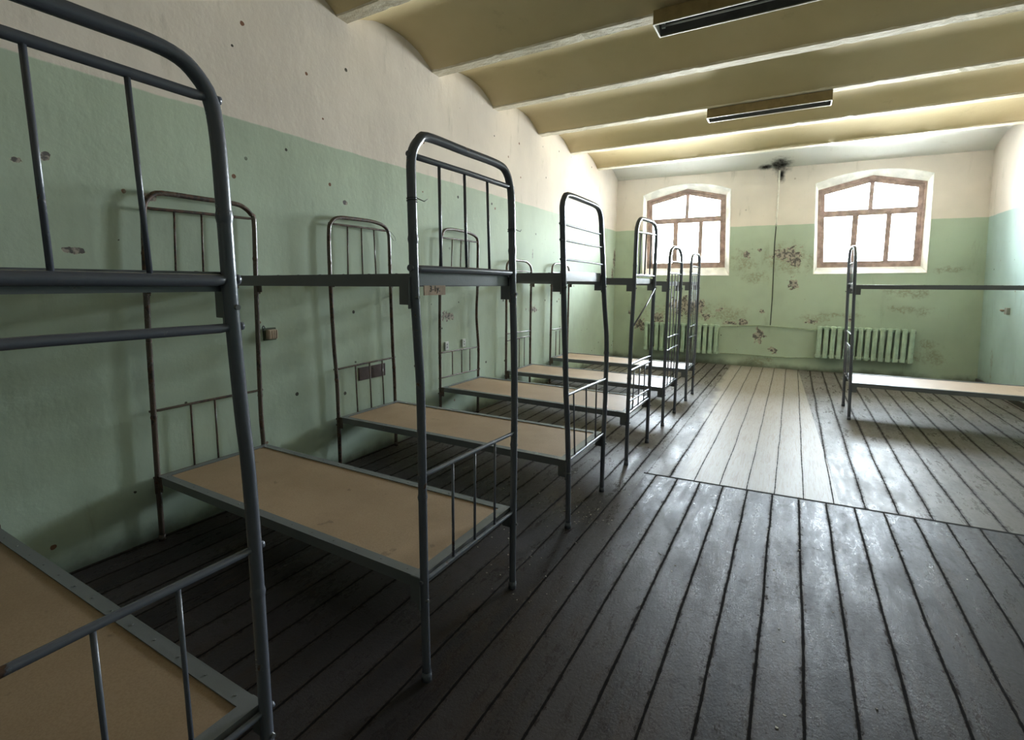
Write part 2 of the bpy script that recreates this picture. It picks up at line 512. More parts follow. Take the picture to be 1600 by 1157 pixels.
# far wall with two arched, splayed windows
K = 14
def wall_poly(bl, lt, arch, rtp, br):
    return [bl, lt] + arch + [rtp, br]
def lerp(a, b, t): return (a[0]+(b[0]-a[0])*t, a[1]+(b[1]-a[1])*t)
def arc3(a, m_, b):
    out = []
    for i in range(1, K):
        t = i/K
        x = a[0]+(b[0]-a[0])*t
        z = a[1]+(b[1]-a[1])*t + (m_ - (a[1]+b[1])/2)*(1-abs(2*t-1)**2.0)
        out.append((x, z))
    return out
def peak(a, p, b):
    out = []
    for i in range(1, K):
        t = i/K
        out.append(lerp(a, p, t*2) if t <= .5 else lerp(p, b, t*2-1))
    return out
WIN = []
for wl_, fr_ in (
    (dict(bl=(.535, 1.633), lt=(.505, 3.13), rt=(2.02, 3.145), br=(2.066, 1.631), top=3.288),
     dict(bl=(.585, 1.765), lt=(.535, 3.05), pk=(1.27, 3.225), rt=(1.93, 3.07), br=(1.975, 1.78))),
    (dict(bl=(3.375, 1.655), lt=(3.31, 3.135), rt=(4.842, 3.175), br=(4.878, 1.675), top=3.295),
     dict(bl=(3.42, 1.765), lt=(3.355, 3.05), pk=(4.10, 3.235), rt=(4.80, 3.085), br=(4.82, 1.78)))):
    wpts = [wl_['bl'], wl_['lt']] + arc3(wl_['lt'], wl_['top'], wl_['rt']) + [wl_['rt'], wl_['br']]
    fpts = [fr_['bl'], fr_['lt']] + peak(fr_['lt'], fr_['pk'], fr_['rt']) + [fr_['rt'], fr_['br']]
    WIN.append((wpts, fpts, fr_))
def P3(p, d): return (p[0], wally(p[0])+d, p[1])
def holed(mb, holes, d, flip):
    outer = [(-.3, -.0), (5.9, -.0), (5.9, ZT), (-.3, ZT)]
    loops = [outer] + holes
    tri = tessellate_polygon([[Vector((x, z, 0)) for x, z in l] for l in loops])
    flat = [P3(p, d) for l in loops for p in l]
    mb.add(flat, [tuple(reversed(t_)) if flip else t_ for t_ in tri])
D0, D1, D2 = 0.0, .15, .50
mb = MB()
holed(mb, [w[0] for w in WIN], D0, False)
holed(mb, [w[1] for w in WIN], D2, True)
for a, b in (((-.3, 0), (5.9, 0)), ((5.9, 0), (5.9, ZT)), ((5.9, ZT), (-.3, ZT)), ((-.3, ZT), (-.3, 0))):
    mb.add([P3(a, D0), P3(b, D0), P3(b, D2), P3(a, D2)], [(0, 1, 2, 3)])
wall = mb.build('wall_far', M_far, kind='structure')
bm = bmesh.new(); bm.from_mesh(wall.data)
bmesh.ops.remove_doubles(bm, verts=bm.verts, dist=1e-5)
bmesh.ops.triangulate(bm, faces=bm.faces)
bm.to_mesh(wall.data); bm.free()

def window(num, wpts, fpts, fr_):
    root = thing('window_%d' % num, 'x', 'window')
    del root['label'], root['category']
    root['kind'] = 'structure'
    n = len(wpts)
    # splayed, whitewashed reveal, with a raised lip on the wall
    mb = MB()
    rng = random.Random(num)
    rows = []
    for d, k in ((0.0, 0), (.05, .3), (.10, .66), (D1, 1)):
        rows.append([P3(tuple(x + (rng.uniform(-.004, .004) if 0 < k < 1 else 0) for x in lerp(a, b, k)), d) for a, b in zip(wpts, fpts)])
    rows.append([P3(p, D2+.01) for p in fpts])
    vs = [p for r_ in rows for p in r_]
    fs = [(r_*n+i, (r_+1)*n+i, (r_+1)*n+(i+1) % n, r_*n+(i+1) % n) for r_ in range(len(rows)-1) for i in range(n)]
    mb.add(vs, fs)
    cx = sum(p[0] for p in wpts)/n; cz = 2.4
    lip = [(cx+(p[0]-cx)*1.010, cz+(p[1]-cz)*1.010) for p in wpts]
    lp = [P3(p, -.008) for p in wpts] + [P3(p, -.008) for p in lip] + [P3(p, .01) for p in lip] + [P3(p, .01) for p in wpts]
    mb.add(lp, [(a*n+i, a*n+(i+1) % n, b*n+(i+1) % n, b*n+i) for a, b in ((0, 1), (1, 2), (3, 0)) for i in range(n)])
    mb.build('window_reveal', M_reveal, root)
    # frame: a closed ring inside fpts
    w = .098
    bl, lt, pk, rtp, br = (fr_[k] for k in ('bl', 'lt', 'pk', 'rt', 'br'))
    ring = [bl, lt, pk, rtp, br]
    c = (sum(p[0] for p in ring)/5, sum(p[1] for p in ring)/5)
    def inset(P, d):
        out = []
        for i in range(len(P)):
            a, b, e = Vector(P[i-1]), Vector(P[i]), Vector(P[(i+1) % len(P)])
            n1 = Vector(((b-a).y, -(b-a).x)).normalized(); n2 = Vector(((e-b).y, -(e-b).x)).normalized()
            k = (n1+n2).normalized(); k /= max(.3, k.dot(n1))
            out.append(tuple(b + k*d))
        return out
    big = inset(ring, -.004)
    small = inset(ring, w)
    def ringmesh(mb, A, B, d0, d1):
        m_ = len(A)
        vs = [P3(p, d0) for p in A] + [P3(p, d0) for p in B] + [P3(p, d1) for p in A] + [P3(p, d1) for p in B]
        fs = []
        for i in range(m_):
            j = (i+1) % m_
            fs += [(i, j, m_+j, m_+i), (m_+i, m_+j, 3*m_+j, 3*m_+i), (2*m_+j, 2*m_+i, 3*m_+i, 3*m_+j), (i, 2*m_+i, 2*m_+j, j)]
        mb.add(vs, fs)
    mb = MB()
    ringmesh(mb, big, inset(ring, .032), D1-.004, D1+.05)
    ringmesh(mb, big, small, D1+.02, D1+.075)
    f = mb.build('window_frame', M_frame_wood, root)
    # bars
    def slab(name, a, b, wd, d0, d1):
        a, b = Vector(a), Vector(b)
        t_ = (b-a).normalized(); n_ = Vector((-t_.y, t_.x))*wd/2
        q = [a+n_, a-n_, b-n_, b+n_]
        mb = MB()
        vs = [P3(tuple(p), d0) for p in q] + [P3(tuple(p), d1) for p in q]
        mb.add(vs, [(0, 1, 2, 3), (7, 6, 5, 4), (0, 4, 5, 1), (1, 5, 6, 2), (2, 6, 7, 3), (3, 7, 4, 0)])
        return mb.build(name, M_frame_wood, root)
    zc = 2.652
    xl = small[0][0] + (small[1][0]-small[0][0])*.68 - .01
    xr = small[4][0] + (small[3][0]-small[4][0])*.68 + .01
    slab('transom', (xl, zc), (xr, zc+.012), .10, D1+.01, D1+.07)
    slab('mullion', (pk[0], zc+.04), (pk[0], pk[1]-.06), .06, D1+.02, D1+.065)
    m1 = 1.085 if num == 1 else 3.915
    m2 = 1.53 if num == 1 else 4.365
    slab('mullion', (m1, small[0][1]-.01), (m1-.005, zc-.03), .085, D1+.02, D1+.065)
    slab('mullion', (m2, small[0][1]-.01), (m2-.005, zc-.03), .07, D1+.02, D1+.065)
    # panes
    zl_ = small[0][1]-.02
    def pane(q):
        mb = MB()
        k = len(q)
        vs = [P3(p, D1+.040) for p in q] + [P3(p, D1+.044) for p in q]
        mb.add(vs, [tuple(range(k)), tuple(reversed(range(k, 2*k)))] + [(i, i+k, (i+1) % k+k, (i+1) % k) for i in range(k)])
        mb.build('pane', M_glass, root)
    e = .02
    pane([(xl-e, zl_), (m1, zl_), (m1, zc), (xl-e, zc)])
    pane([(m1, zl_), (m2, zl_), (m2, zc), (m1, zc)])
    pane([(m2, zl_), (xr+e, zl_), (xr+e, zc), (m2, zc)])
    s1, s2, s3 = inset(ring, w-.02)[1:4]
    pane([(xl-e, zc), (pk[0], zc), (pk[0], s2[1]), s1])
    pane([(pk[0], zc), (xr+e, zc), s3, (pk[0], s2[1])])
for i, w_ in enumerate(WIN): window(i+1, *w_)

# vaulted ceiling: shallow brick vaults sprung between beams
mb = MB()
FW = .12
edges = [(BEAMS[i], BEAMS[i+1]-FW) for i in range(len(BEAMS)-1)]
prof = []     # rows of y(x), z
def row(f, z): prof.append((f, z))
row(lambda x: YB-.1, 3.46)
row(lambda x: BEAMS[0]-FW, 3.46)
for i, (a, b) in enumerate(edges + [(BEAMS[-1], None)]):
    for k in range(17):
        t = k/16
        z = ZB + .018 + .150*(1-abs(2*t-1)**2.2)
        if b is None:
            row(lambda x, t=t, a=a: a + t*(wally(x)+.01-a), z - .012*t)
        else:
            row(lambda x, t=t, a=a, b=b: a + t*(b-a), z)
row(lambda x: wally(x)+.3, 3.44)
NX = 24
xs = [-.1 + 5.95*i/NX for i in range(NX+1)]
vs = []
rng = random.Random(3)
for f, z in prof:
    for x in xs:
        vs.append((x, f(x), z + rng.uniform(-.003, .003)))
n = NX+1
fs = [(r_*n+i, r_*n+i+1, (r_+1)*n+i+1, (r_+1)*n+i) for r_ in range(len(prof)-1) for i in range(NX)]
k = len(vs)
vs += [(-.1, YB-.1, 4.0), (5.85, YB-.1, 4.0), (5.85, 10.0, 4.0), (-.1, 10.0, 4.0)]
mb.add(vs, fs, True)
mb.f.append((k, k+3, k+2, k+1)); mb.sm.append(False)
mb.build('ceiling', M_ceil, kind='structure')

for i, yb in enumerate(BEAMS):
    bm = bmesh.new()
    mb = MB()
    NXB = 110
    rng = random.Random(40+i)
    prev = [0, 0, 0, 0]
    ring = []
    for j in range(NXB+1):
        x = -.02 + 5.75*j/NXB
        q = []
        base = [(yb-FW-.012, ZB+.045), (yb-FW+.006, ZB+.004), (yb-.010, ZB), (yb+.012, ZB+.04)]
        chip = rng.random() < .10
        for kk, (y, z) in enumerate(base):
            prev[kk] = prev[kk]*.7 + rng.uniform(-.004, .004)
            q.append((x, y + prev[kk] + (rng.uniform(-.008, .008) if chip else 0), z + prev[kk]*.6 + (rng.uniform(0, .010) if chip and kk in (1, 2) else 0)))
        ring += q
    fs = [(j*4+a, j*4+a+1, (j+1)*4+a+1, (j+1)*4+a) for j in range(NXB) for a in range(3)]
    mb.add(ring, fs, False)
    mb.build('trim_%d' % (i+1), M_beam, kind='structure')

# ------------------------------------------------------------------ bunk beds
def cross(poly, z, side):
    """y where the frame outline passes height z, on the near (0) or far (1) post"""
    pts = poly if side == 0 else list(reversed(poly))
    for a, b in zip(pts, pts[1:]):
        if a[1] <= z <= b[1]:
            return a[0] + (b[0]-a[0])*(z-a[1])/max(1e-6, b[1]-a[1])
    return pts[-1][0]

def make_frame(root, kind, X, poly, spec, mat, r=.0155, lean=0.0, mirror=1):
    """an end frame: bent tube arch with crossbars and spindles"""
    def PT(y, z): return (X + lean*z, y, z)
    mb = MB()
    path = smooth_path([PT(y, z) for y, z in poly])
    path[0].z = 0.0; path[-1].z = 0.0
    mb.tube(path, r, 14)
    for s_ in (0, 1):                                      # foot rings and a weld lump
        y = poly[0][0] if s_ == 0 else poly[-1][0]
        mb.tube([PT(y, 0), PT(y, .035)], r+.003, 14)
        for zz in spec.get('lumps', (1.62, .72)):
            yy = cross(poly, zz, s_)
            mb.tube([PT(yy, zz-.014), PT(yy, zz), PT(yy, zz+.014)], [r*1.0, r*1.16, r*1.0], 14, False)
    fr = mb.build(kind, mat, root)
    for (zn, zf, br_) in spec['bars']:
        y0, y1 = cross(poly, zn, 0), cross(poly, zf, 1)
        mb = MB()
        d = spec.get('sag', 0)
        mb.tube([PT(y0, zn), PT(y0+.03, zn-.002), PT((y0+y1)/2, (zn+zf)/2-d), PT(y1-.03, zf-.002), PT(y1, zf)], [br_*.8, br_, br_, br_, br_*.8], 12)
        mb.tube([PT(y0-r-.006, zn), PT(y0-r+.004, zn)], br_*.9, 10)
        mb.tube([PT(y1+r-.004, zf), PT(y1+r+.006, zf)], br_*.9, 10)
        mb.build('crossbar', mat, fr)
    for (f0, z1, z0) in spec['spindles']:
        ya = cross(poly, z1, 0)*(1-f0) + cross(poly, z1, 1)*f0
        yb = cross(poly, z0, 0)*(1-f0) + cross(poly, z0, 1)*f0
        mb = MB()
        mb.tube([PT(ya, z1), PT((ya+yb)/2, (z1+z0)/2), PT(yb, z0)], .0056, 8)
        mb.build('spindle', mat, fr)
    for (n0, za, f1, zb) in spec.get('rods', ()):
        y0, y1 = cross(poly, za, 0), cross(poly, zb, 1)
        mb = MB()
        mb.tube([PT(y0-r-.012, za), PT(y0, za), PT(y0+.6*(y1-y0), za-.002), PT(y1, zb), PT(y1+r+.01, zb)], .0058, 8)
        mb.tube([PT(y0-r-.014, za), PT(y0-r-.004, za)], .009, 8)
        mb.build('tie_rod', mat, fr)
    return fr

def angle_frame(root, name, x0, x1, head, foot, zh, zf, mat):
    """rectangle of angle iron: top flange turned inward, web hanging down. head / foot = (y near, y far)"""
    mb = MB()
    W_, T, H = .042, .004, .044
    c = [(x0, head[0], zh), (x1, foot[0], zf), (x1, foot[1], zf), (x0, head[1], zh)]
    inn = [(x0+W_, head[0]+W_, zh), (x1-W_, foot[0]+W_, zf), (x1-W_, foot[1]-W_, zf), (x0+W_, head[1]-W_, zh)]
    vs = [(x, y, z) for x, y, z in c] + [(x, y, z) for x, y, z in inn] + [(x, y, z-T) for x, y, z in c] + [(x, y, z-T) for x, y, z in inn]
    fs = []
    for i in range(4):
        j = (i+1) % 4
        fs += [(i, j, 4+j, 4+i), (8+j, 8+i, 12+i, 12+j), (4+i, 4+j, 12+j, 12+i)]
    mb.add(vs, fs)
    ins = [(x0+T, head[0]+T, zh), (x1-T, foot[0]+T, zf), (x1-T, foot[1]-T, zf), (x0+T, head[1]-T, zh)]
    vs = [(x, y, z) for x, y, z in c] + [(x, y, z) for x, y, z in ins] + [(x, y, z-H) for x, y, z in c] + [(x, y, z-H) for x, y, z in ins]
    fs = []
    for i in range(4):
        j = (i+1) % 4
        fs += [(j, i, 8+i, 8+j), (4+i, 4+j, 12+j, 12+i), (8+i, 12+i, 12+j, 8+j)]
    mb.add(vs, fs)
    # cross ties under the deck
    for t in (.33, .67):
        x = x0 + (x1-x0)*t
        z = zh + (zf-zh)*t
        ya = head[0] + (foot[0]-head[0])*t; yb = head[1] + (foot[1]-head[1])*t
        mb.box((x-.012, ya+.005, z-.036), (x+.012, yb-.005, z-.030))
    # rivets on the flange
    for t in [i/14+.03 for i in range(14)]:
        x = x0 + (x1-x0)*t; z = zh + (zf-zh)*t
        for y in (head[0]+(foot[0]-head[0])*t+.022, head[1]+(foot[1]-head[1])*t-.022):
            mb.tube([(x, y, z-.002), (x, y, z+.002)], .004, 6)
    return mb.build(name, mat, root)

def board(fr, x0, x1, head, foot, zh, zf):
    g = .040
    mb = MB()
    q = [(x0+g, head[0]+g, zh), (x1-g, foot[0]+g, zf), (x1-g, foot[1]-g, zf), (x0+g, head[1]-g, zh)]
    NXX, NYY = 16, 5
    def pt(i, j, dz):
        t, u = i/NXX, j/NYY
        a = Vector(q[0]).lerp(Vector(q[1]), t); b = Vector(q[3]).lerp(Vector(q[2]), t)
        p = a.lerp(b, u)
        p.z += dz - .006*math.sin(math.pi*t)*math.sin(math.pi*u)
        return p
    vs = [pt(i, j, -.005) for i in range(NXX+1) for j in range(NYY+1)] + [pt(i, j, -.010) for i in range(NXX+1) for j in range(NYY+1)]
    m_ = (NXX+1)*(NYY+1)
    fs = []
    for i in range(NXX):
        for j in range(NYY):
            a = i*(NYY+1)+j; b = a+NYY+1
            fs += [(a, b, b+1, a+1), (m_+a, m_+a+1, m_+b+1, m_+b)]
    mb.add(vs, fs, True)
    mb.build('hardboard_panel', M_board, fr)

def net(fr, x0, x1, head, foot, zh, zf):
    """sprung wire lattice of the upper bunk"""
    mb = MB()
    nx, ny = 26, 9
    def P(t, u, s_):
        a = head[0]+(foot[0]-head[0])*t; b = head[1]+(foot[1]-head[1])*t
        return (x0+.01+(x1-x0-.02)*t, a+.01+(b-a-.02)*u, zh+(zf-zh)*t-.012-.02*math.sin(math.pi*t)*math.sin(math.pi*u))
    for i in range(1, nx):
        mb.tube([P(i/nx, k/4, 0) for k in range(5)], .0016, 4, False)
    for j in range(1, ny):
        mb.tube([P(k/6, j/ny, 0) for k in range(7)], .0016, 4, False)
    mb.build('spring_mesh', M_rail, fr)

def bracket(fr, x, y, z, side, mirror, mat, h=.105, w=.062):
    """folded steel hanger at a corner of the bunk"""
    mb = MB()
    xa, xb = (x-w, x-.004) if mirror > 0 else (x+.004, x+w)
    s_ = -1 if side == 0 else 1
    mb.bevbox((xa, min(y+s_*.003, y-s_*.003), z-h), (xb, max(y+s_*.003, y-s_*.003), z-.001), .002)
    xe0, xe1 = (x-.010, x-.004) if mirror > 0 else (x+.004, x+.010)
    mb.bevbox((xe0, y-.018, z-h-.012), (xe1, y+.018, z-.01), .002)
    mb.tube([((xe0+xe1)/2-.012, y, z-h*.75), ((xe0+xe1)/2+.03*mirror, y, z-h*.75)], .006, 8)
    mb.build('bracket', mat, fr)

STD = dict(bars=[(1.885, 1.885, .0095), (1.525, 1.525, .0115), (.785, .785, .0085), (.395, .395, .0085)],
           spindles=[(.22, 1.885, 1.525), (.46, 1.885, 1.525), (.71, 1.885, 1.525), (.27, .785, .395), (.5, .785, .395), (.74, .785, .395)])

def bunk_bed(label, foot_poly, head_poly, foot_spec, head_spec, zl, zu, X0=.055, X1=2.0, foot_mat=None, head_mat=None, lean=0, mirror=1, group='bunk beds along the green wall', upper_deck=True):
    if mirror > 0:      # the head outlines were measured .12 m off the wall; slide them back along the sight lines
        k_ = (3.098-X0)/(3.098-.12)
        fy = lambda y: -.288 + (y+.288)*k_
        fz = lambda z: z if z < .02 else 1.482 + (z-1.482)*k_
        head_poly = [(fy(y), fz(z)) for y, z in head_poly]
        head_spec = dict(head_spec, bars=[(fz(a), fz(b), c) for a, b, c in head_spec['bars']], spindles=[(f, fz(a), fz(b)) for f, a, b in head_spec['spindles']])
    root = thing('bunk_bed', label, 'bunk bed', group, ((X0+X1)/2, 0, 0))
    bx = root.location.x
    made0 = set(bpy.data.objects)
    ff = make_frame(root, 'foot_frame', X1, foot_poly, foot_spec, foot_mat or M_steel, .0158, lean)
    hf = make_frame(root, 'head_frame', X0, head_poly, head_spec, head_mat or M_steel_rusty, .0145, 0)
    inset = .008*mirror
    for nm, (zh, zf), deck in (('lower_bunk', zl, True), ('upper_bunk', zu, False)):
        h = (cross(head_poly, zh, 0)-.004, cross(head_poly, zh, 1)+.004)
        f = (cross(foot_poly, zf, 0)-.004, cross(foot_poly, zf, 1)+.004)
        xf = X1 + lean*zf
        xa, xb, hh, f2, zh2, zf2 = (X0+.018*mirror, xf-.018*mirror, h, f, zh, zf)
        if mirror < 0: xa, xb, hh, f2, zh2, zf2 = xb, xa, f, h, zf, zh
        fr = angle_frame(root, nm, xa, xb, hh, f2, zh2, zf2, M_rail)
        if deck: board(fr, xa, xb, hh, f2, zh2, zf2)
        else:
            net(fr, xa, xb, hh, f2, zh2, zf2)
        for s_ in (0, 1):
            bracket(fr, xf, f[s_], zf, s_, mirror, M_rail)
            bracket(fr, X0, h[s_], zh, s_, -mirror, M_steel_rusty, .09, .05)
    # parent parts at world coordinates while the root sits under the bed
    for o in set(bpy.data.objects) - made0:
        if o.parent is root: o.matrix_parent_inverse = Matrix.Translation((-bx, 0, 0))
    return root, ff, hf

FOOT_B = [(1.014, 0), (1.008, .40), (1.006, .676), (1.004, 1.085), (.995, 1.246), (.982, 1.441), (.978, 1.585), (.974, 1.802), (.974, 1.862), (.984, 1.904), (1.012, 1.94), (1.057, 1.962), (1.28, 1.965), (1.50, 1.967), (1.573, 1.951), (1.610, 1.90), (1.626, 1.82), (1.640, 1.511), (1.655, 1.267), (1.667, .93), (1.664, .468), (1.660, 0)]
HEAD_B = [(1.003, 0), (1.004, .38), (1.010, .82), (1.016, 1.218), (1.026, 1.56), (1.036, 1.80), (1.040, 1.85), (1.050, 1.885), (1.080, 1.922), (1.132, 1.942), (1.33, 1.943), (1.527, 1.942), (1.592, 1.924), (1.630, 1.89), (1.648, 1.85), (1.640, 1.52), (1.632, 1.11), (1.624, .63), (1.630, .39), (1.630, 0)]
FOOT_C = [(2.345, 0), (2.335, .30), (2.309, .61), (2.275, .836), (2.253, 1.055), (2.232, 1.235), (2.203, 1.555), (2.183, 1.76), (2.176, 1.838), (2.172, 1.885), (2.190, 1.925), (2.238, 1.954), (2.45, 1.958), (2.667, 1.955), (2.736, 1.937), (2.776, 1.892), (2.800, 1.789), (2.850, 1.572), (2.884, 1.384), (2.924, 1.231), (2.955, 1.118), (2.968, .961), (2.968, .637), (2.956, .341), (2.952, 0)]
HEAD_C = [(2.253, 0), (2.252, .41), (2.248, .742), (2.232, 1.01), (2.220, 1.547), (2.224, 1.83), (2.246, 1.905), (2.312, 1.948), (2.48, 1.957), (2.66, 1.957), (2.78, 1.936), (2.832, 1.89), (2.843, 1.80), (2.845, 1.579), (2.857, .942), (2.868, .738), (2.874, .429), (2.874, 0)]
FOOT_D = [(3.545, 0), (3.540, .50), (3.551, .838), (3.562, 1.122), (3.585, 1.403), (3.596, 1.541), (3.600, 1.86), (3.620, 1.93), (3.687, 1.985), (3.792, 2.0), (3.95, 2.004), (4.10, 2.004), (4.200, 1.974), (4.238, 1.90), (4.238, 1.709), (4.232, 1.474), (4.222, 1.151), (4.213, .827), (4.205, .406), (4.200, 0)]
HEAD_D = [(3.512, 0), (3.512, .547), (3.512, .901), (3.520, 1.335), (3.545, 1.83), (3.564, 1.925), (3.608, 1.98), (3.711, 1.997), (3.86, 1.997), (3.998, 1.991), (4.141, 1.96), (4.183, 1.90), (4.182, 1.7), (4.176, 1.417), (4.158, 1.106), (4.195, .752), (4.187, .435), (4.180, 0)]
FOOT_E = [(4.828, 0), (4.815, .657), (4.815, 1.023), (4.810, 1.385), (4.820, 1.646), (4.832, 1.744), (4.880, 1.815), (5.00, 1.848), (5.14, 1.852), (5.28, 1.845), (5.398, 1.79), (5.440, 1.70), (5.452, 1.569), (5.458, 1.173), (5.442, .935), (5.436, .673), (5.432, .451), (5.415, 0)]
HEAD_E = [(4.80, 0), (4.80, .40), (4.80, 1.0), (4.802, 1.60), (4.842, 1.715), (4.95, 1.745), (5.13, 1.747), (5.316, 1.735), (5.43, 1.66), (5.435, 1.5), (5.430, 1.0), (5.43, .4), (5.43, 0)]
FOOT_F = [(6.10, 0), (6.04, .80), (6.03, 1.60), (6.035, 1.74), (6.09, 1.815), (6.24, 1.843), (6.40, 1.845), (6.54, 1.838), (6.61, 1.76), (6.625, 1.6), (6.625, .9), (6.59, .4), (6.570, 0)]
HEAD_F = [(6.055, 0), (6.055, .4), (6.062, .9), (6.070, 1.60), (6.110, 1.72), (6.22, 1.75), (6.40, 1.748), (6.60, 1.730), (6.68, 1.64), (6.678, 1.34), (6.673, .745), (6.67, 0)]
FOOT_A = [(-.265, 0), (-.27, .7), (-.285, 1.4), (-.30, 1.78), (-.285, 1.86), (-.23, 1.915), (-.14, 1.93), (.06, 1.932), (.15, 1.933), (.233, 1.933), (.285, 1.924), (.318, 1.900), (.342, 1.862), (.353, 1.783), (.357, 1.62), (.359, 1.485), (.363, 1.345), (.370, 1.171), (.377, 1.054), (.382, .854), (.384, .604), (.386, .30), (.388, 0)]
HEAD_A = [(y-1.27, z) for y, z in HEAD_B]

bedA, ffA, hfA = bunk_bed('nearest grey steel bunk bed, cut off by the left edge of the photo', FOOT_A, HEAD_A,
    dict(bars=[(1.864, 1.864, .0105), (1.483, 1.483, .0135), (1.377, 1.377, .0105), (.835, .835, .0095), (.395, .395, .0085)],
         spindles=[(.26, 1.864, 1.49), (.53, 1.864, 1.49), (.76, 1.864, 1.49), (.29, .835, .395), (.51, .835, .395), (.735, .835, .395)]), STD, (.39, .407), (1.50, 1.50))
bedB, ffB, hfB = bunk_bed('grey steel bunk bed with a numbered beige card under its top foot rail', FOOT_B, HEAD_B, dict(STD, bars=[(1.888, 1.893, .0105), (1.526, 1.524, .0125), (.798, .781, .0085), (.40, .392, .0085)]),
    dict(bars=[(1.856, 1.866, .0085), (.772, .772, .0075), (.40, .395, .0085)],
         spindles=[(.24, 1.86, 1.50), (.48, 1.86, 1.50), (.73, 1.86, 1.50), (.31, .772, .40), (.53, .772, .40), (.76, .772, .40)]), (.386, .407), (1.495, 1.508))
bedC, ffC, hfC = bunk_bed('grey steel bunk bed whose upper foot end has three thin horizontal rods', FOOT_C, HEAD_C,
    dict(bars=[(.835, .819, .0085), (.430, .430, .0085)], spindles=[(.16, .83, .43), (.46, .83, .43), (.73, .83, .43)],
         rods=[(0, 1.794, 1, 1.791), (0, 1.71, 1, 1.711), (0, 1.607, 1, 1.60)], lumps=(1.0, .72)),
    dict(bars=[(1.90, 1.90, .0085), (.815, .825, .0075), (.43, .43, .0085)],
         spindles=[(.27, 1.90, 1.50), (.51, 1.90, 1.50), (.74, 1.90, 1.50), (.31, .815, .43), (.55, .815, .43), (.78, .815, .43)]), (.42, .43), (1.525, 1.535))
bedD, ffD, hfD = bunk_bed('grey steel bunk bed with a slanting brace between its foot posts', FOOT_D, HEAD_D,
    dict(bars=[(1.885, 1.91, .0095), (1.545, 1.545, .0105), (.833, .822, .0085), (.782, .769, .0085), (.53, .513, .0075), (.43, .43, .0085)],
         spindles=[(.2, 1.89, 1.545), (.46, 1.89, 1.545), (.72, 1.89, 1.545), (.2, .775, .43), (.46, .775, .43), (.72, .775, .43)]),
    dict(bars=[(1.906, 1.906, .0085), (.785, .772, .0075), (.533, .521, .0075), (.43, .42, .0085)],
         spindles=[(.27, 1.90, 1.50), (.51, 1.90, 1.50), (.74, 1.90, 1.50), (.3, .78, .53), (.54, .78, .53), (.76, .78, .53)]), (.42, .437), (1.525, 1.52))
mb = MB(); mb.tube([(2.0+.012, 4.215, 1.434), (2.0+.016, 3.92, 1.295), (2.0+.012, 3.575, 1.145)], .0065, 8); mb.build('diagonal_brace', M_steel, ffD)
LOWSPEC = dict(bars=[(1.70, 1.71, .0085), (1.585, 1.58, .009), (.926, .917, .0075), (.789, .789, .0075), (.405, .405, .0085)],
               spindles=[(.25, 1.58, .405), (.5, 1.58, .405), (.75, 1.58, .405)])
HLOW = dict(bars=[(1.62, 1.62, .008), (.86, .85, .0075), (.775, .78, .0075), (.40, .39, .0085)],
            spindles=[(.3, .775, .40), (.52, .775, .40), (.74, .775, .40)])
bedE, ffE, hfE = bunk_bed('low arched grey bunk bed, second from the far left window', FOOT_E, HEAD_E, LOWSPEC, HLOW, (.385, .408), (1.51, 1.50))
bedF, ffF, hfF = bunk_bed('farthest bunk bed of the left row, in front of the left radiator', FOOT_F, HEAD_F,
    dict(LOWSPEC, bars=[(1.69, 1.69, .008), (1.60, 1.60, .009), (.941, .94, .0075), (.807, .798, .0075), (.41, .41, .0085)]),
    dict(HLOW, bars=[(1.62, 1.62, .008), (.807, .80, .0075), (.40, .40, .0085)]), (.385, .412), (1.50, 1.50))
FOOT_G = [(6.14, 0), (6.14, .6), (6.145, 1.2), (6.150, 1.72), (6.165, 1.80), (6.22, 1.87), (6.32, 1.895), (6.52, 1.90), (6.70, 1.895), (6.80, 1.87), (6.85, 1.80), (6.86, 1.70), (6.86, 1.2), (6.855, .6), (6.85, 0)]
bedG, ffG, hfG = bunk_bed('lone bunk bed on the right, set against the right wall', FOOT_G, FOOT_G,
    dict(bars=[(1.72, 1.72, .0085), (1.49, 1.49, .010), (.93, .93, .008), (.79, .79, .008), (.41, .41, .0085)],
         spindles=[(.25, 1.72, 1.49), (.5, 1.72, 1.49), (.75, 1.72, 1.49), (.25, .79, .41), (.5, .79, .41), (.75, .79, .41)]),
    dict(bars=[(1.72, 1.72, .0085), (1.49, 1.49, .010), (.79, .79, .008), (.41, .41, .0085)],
         spindles=[(.25, 1.72, 1.49), (.5, 1.72, 1.49), (.75, 1.72, 1.49)]), (.43, .415), (1.486, 1.478), X0=5.50, X1=3.722, lean=-.039, mirror=-1, group=None)

def world_child(o, ref):
    p = o.parent
    while p is not None and p.parent is not None: p = p.parent
# end plates of the upper bunks (flat steel seen from the foot end)
for bed, fr, poly, z0, z1 in ((bedB, ffB, FOOT_B, 1.466, 1.522), (bedC, ffC, FOOT_C, 1.488, 1.545)):
    mb = MB()
    ya, yb = cross(poly, 1.5, 0)+.014, cross(poly, 1.5, 1)-.014
    mb.bevbox((1.972, ya, z0), (1.984, yb, z1), .002)
    mb.build('end_plate', M_rail, fr)
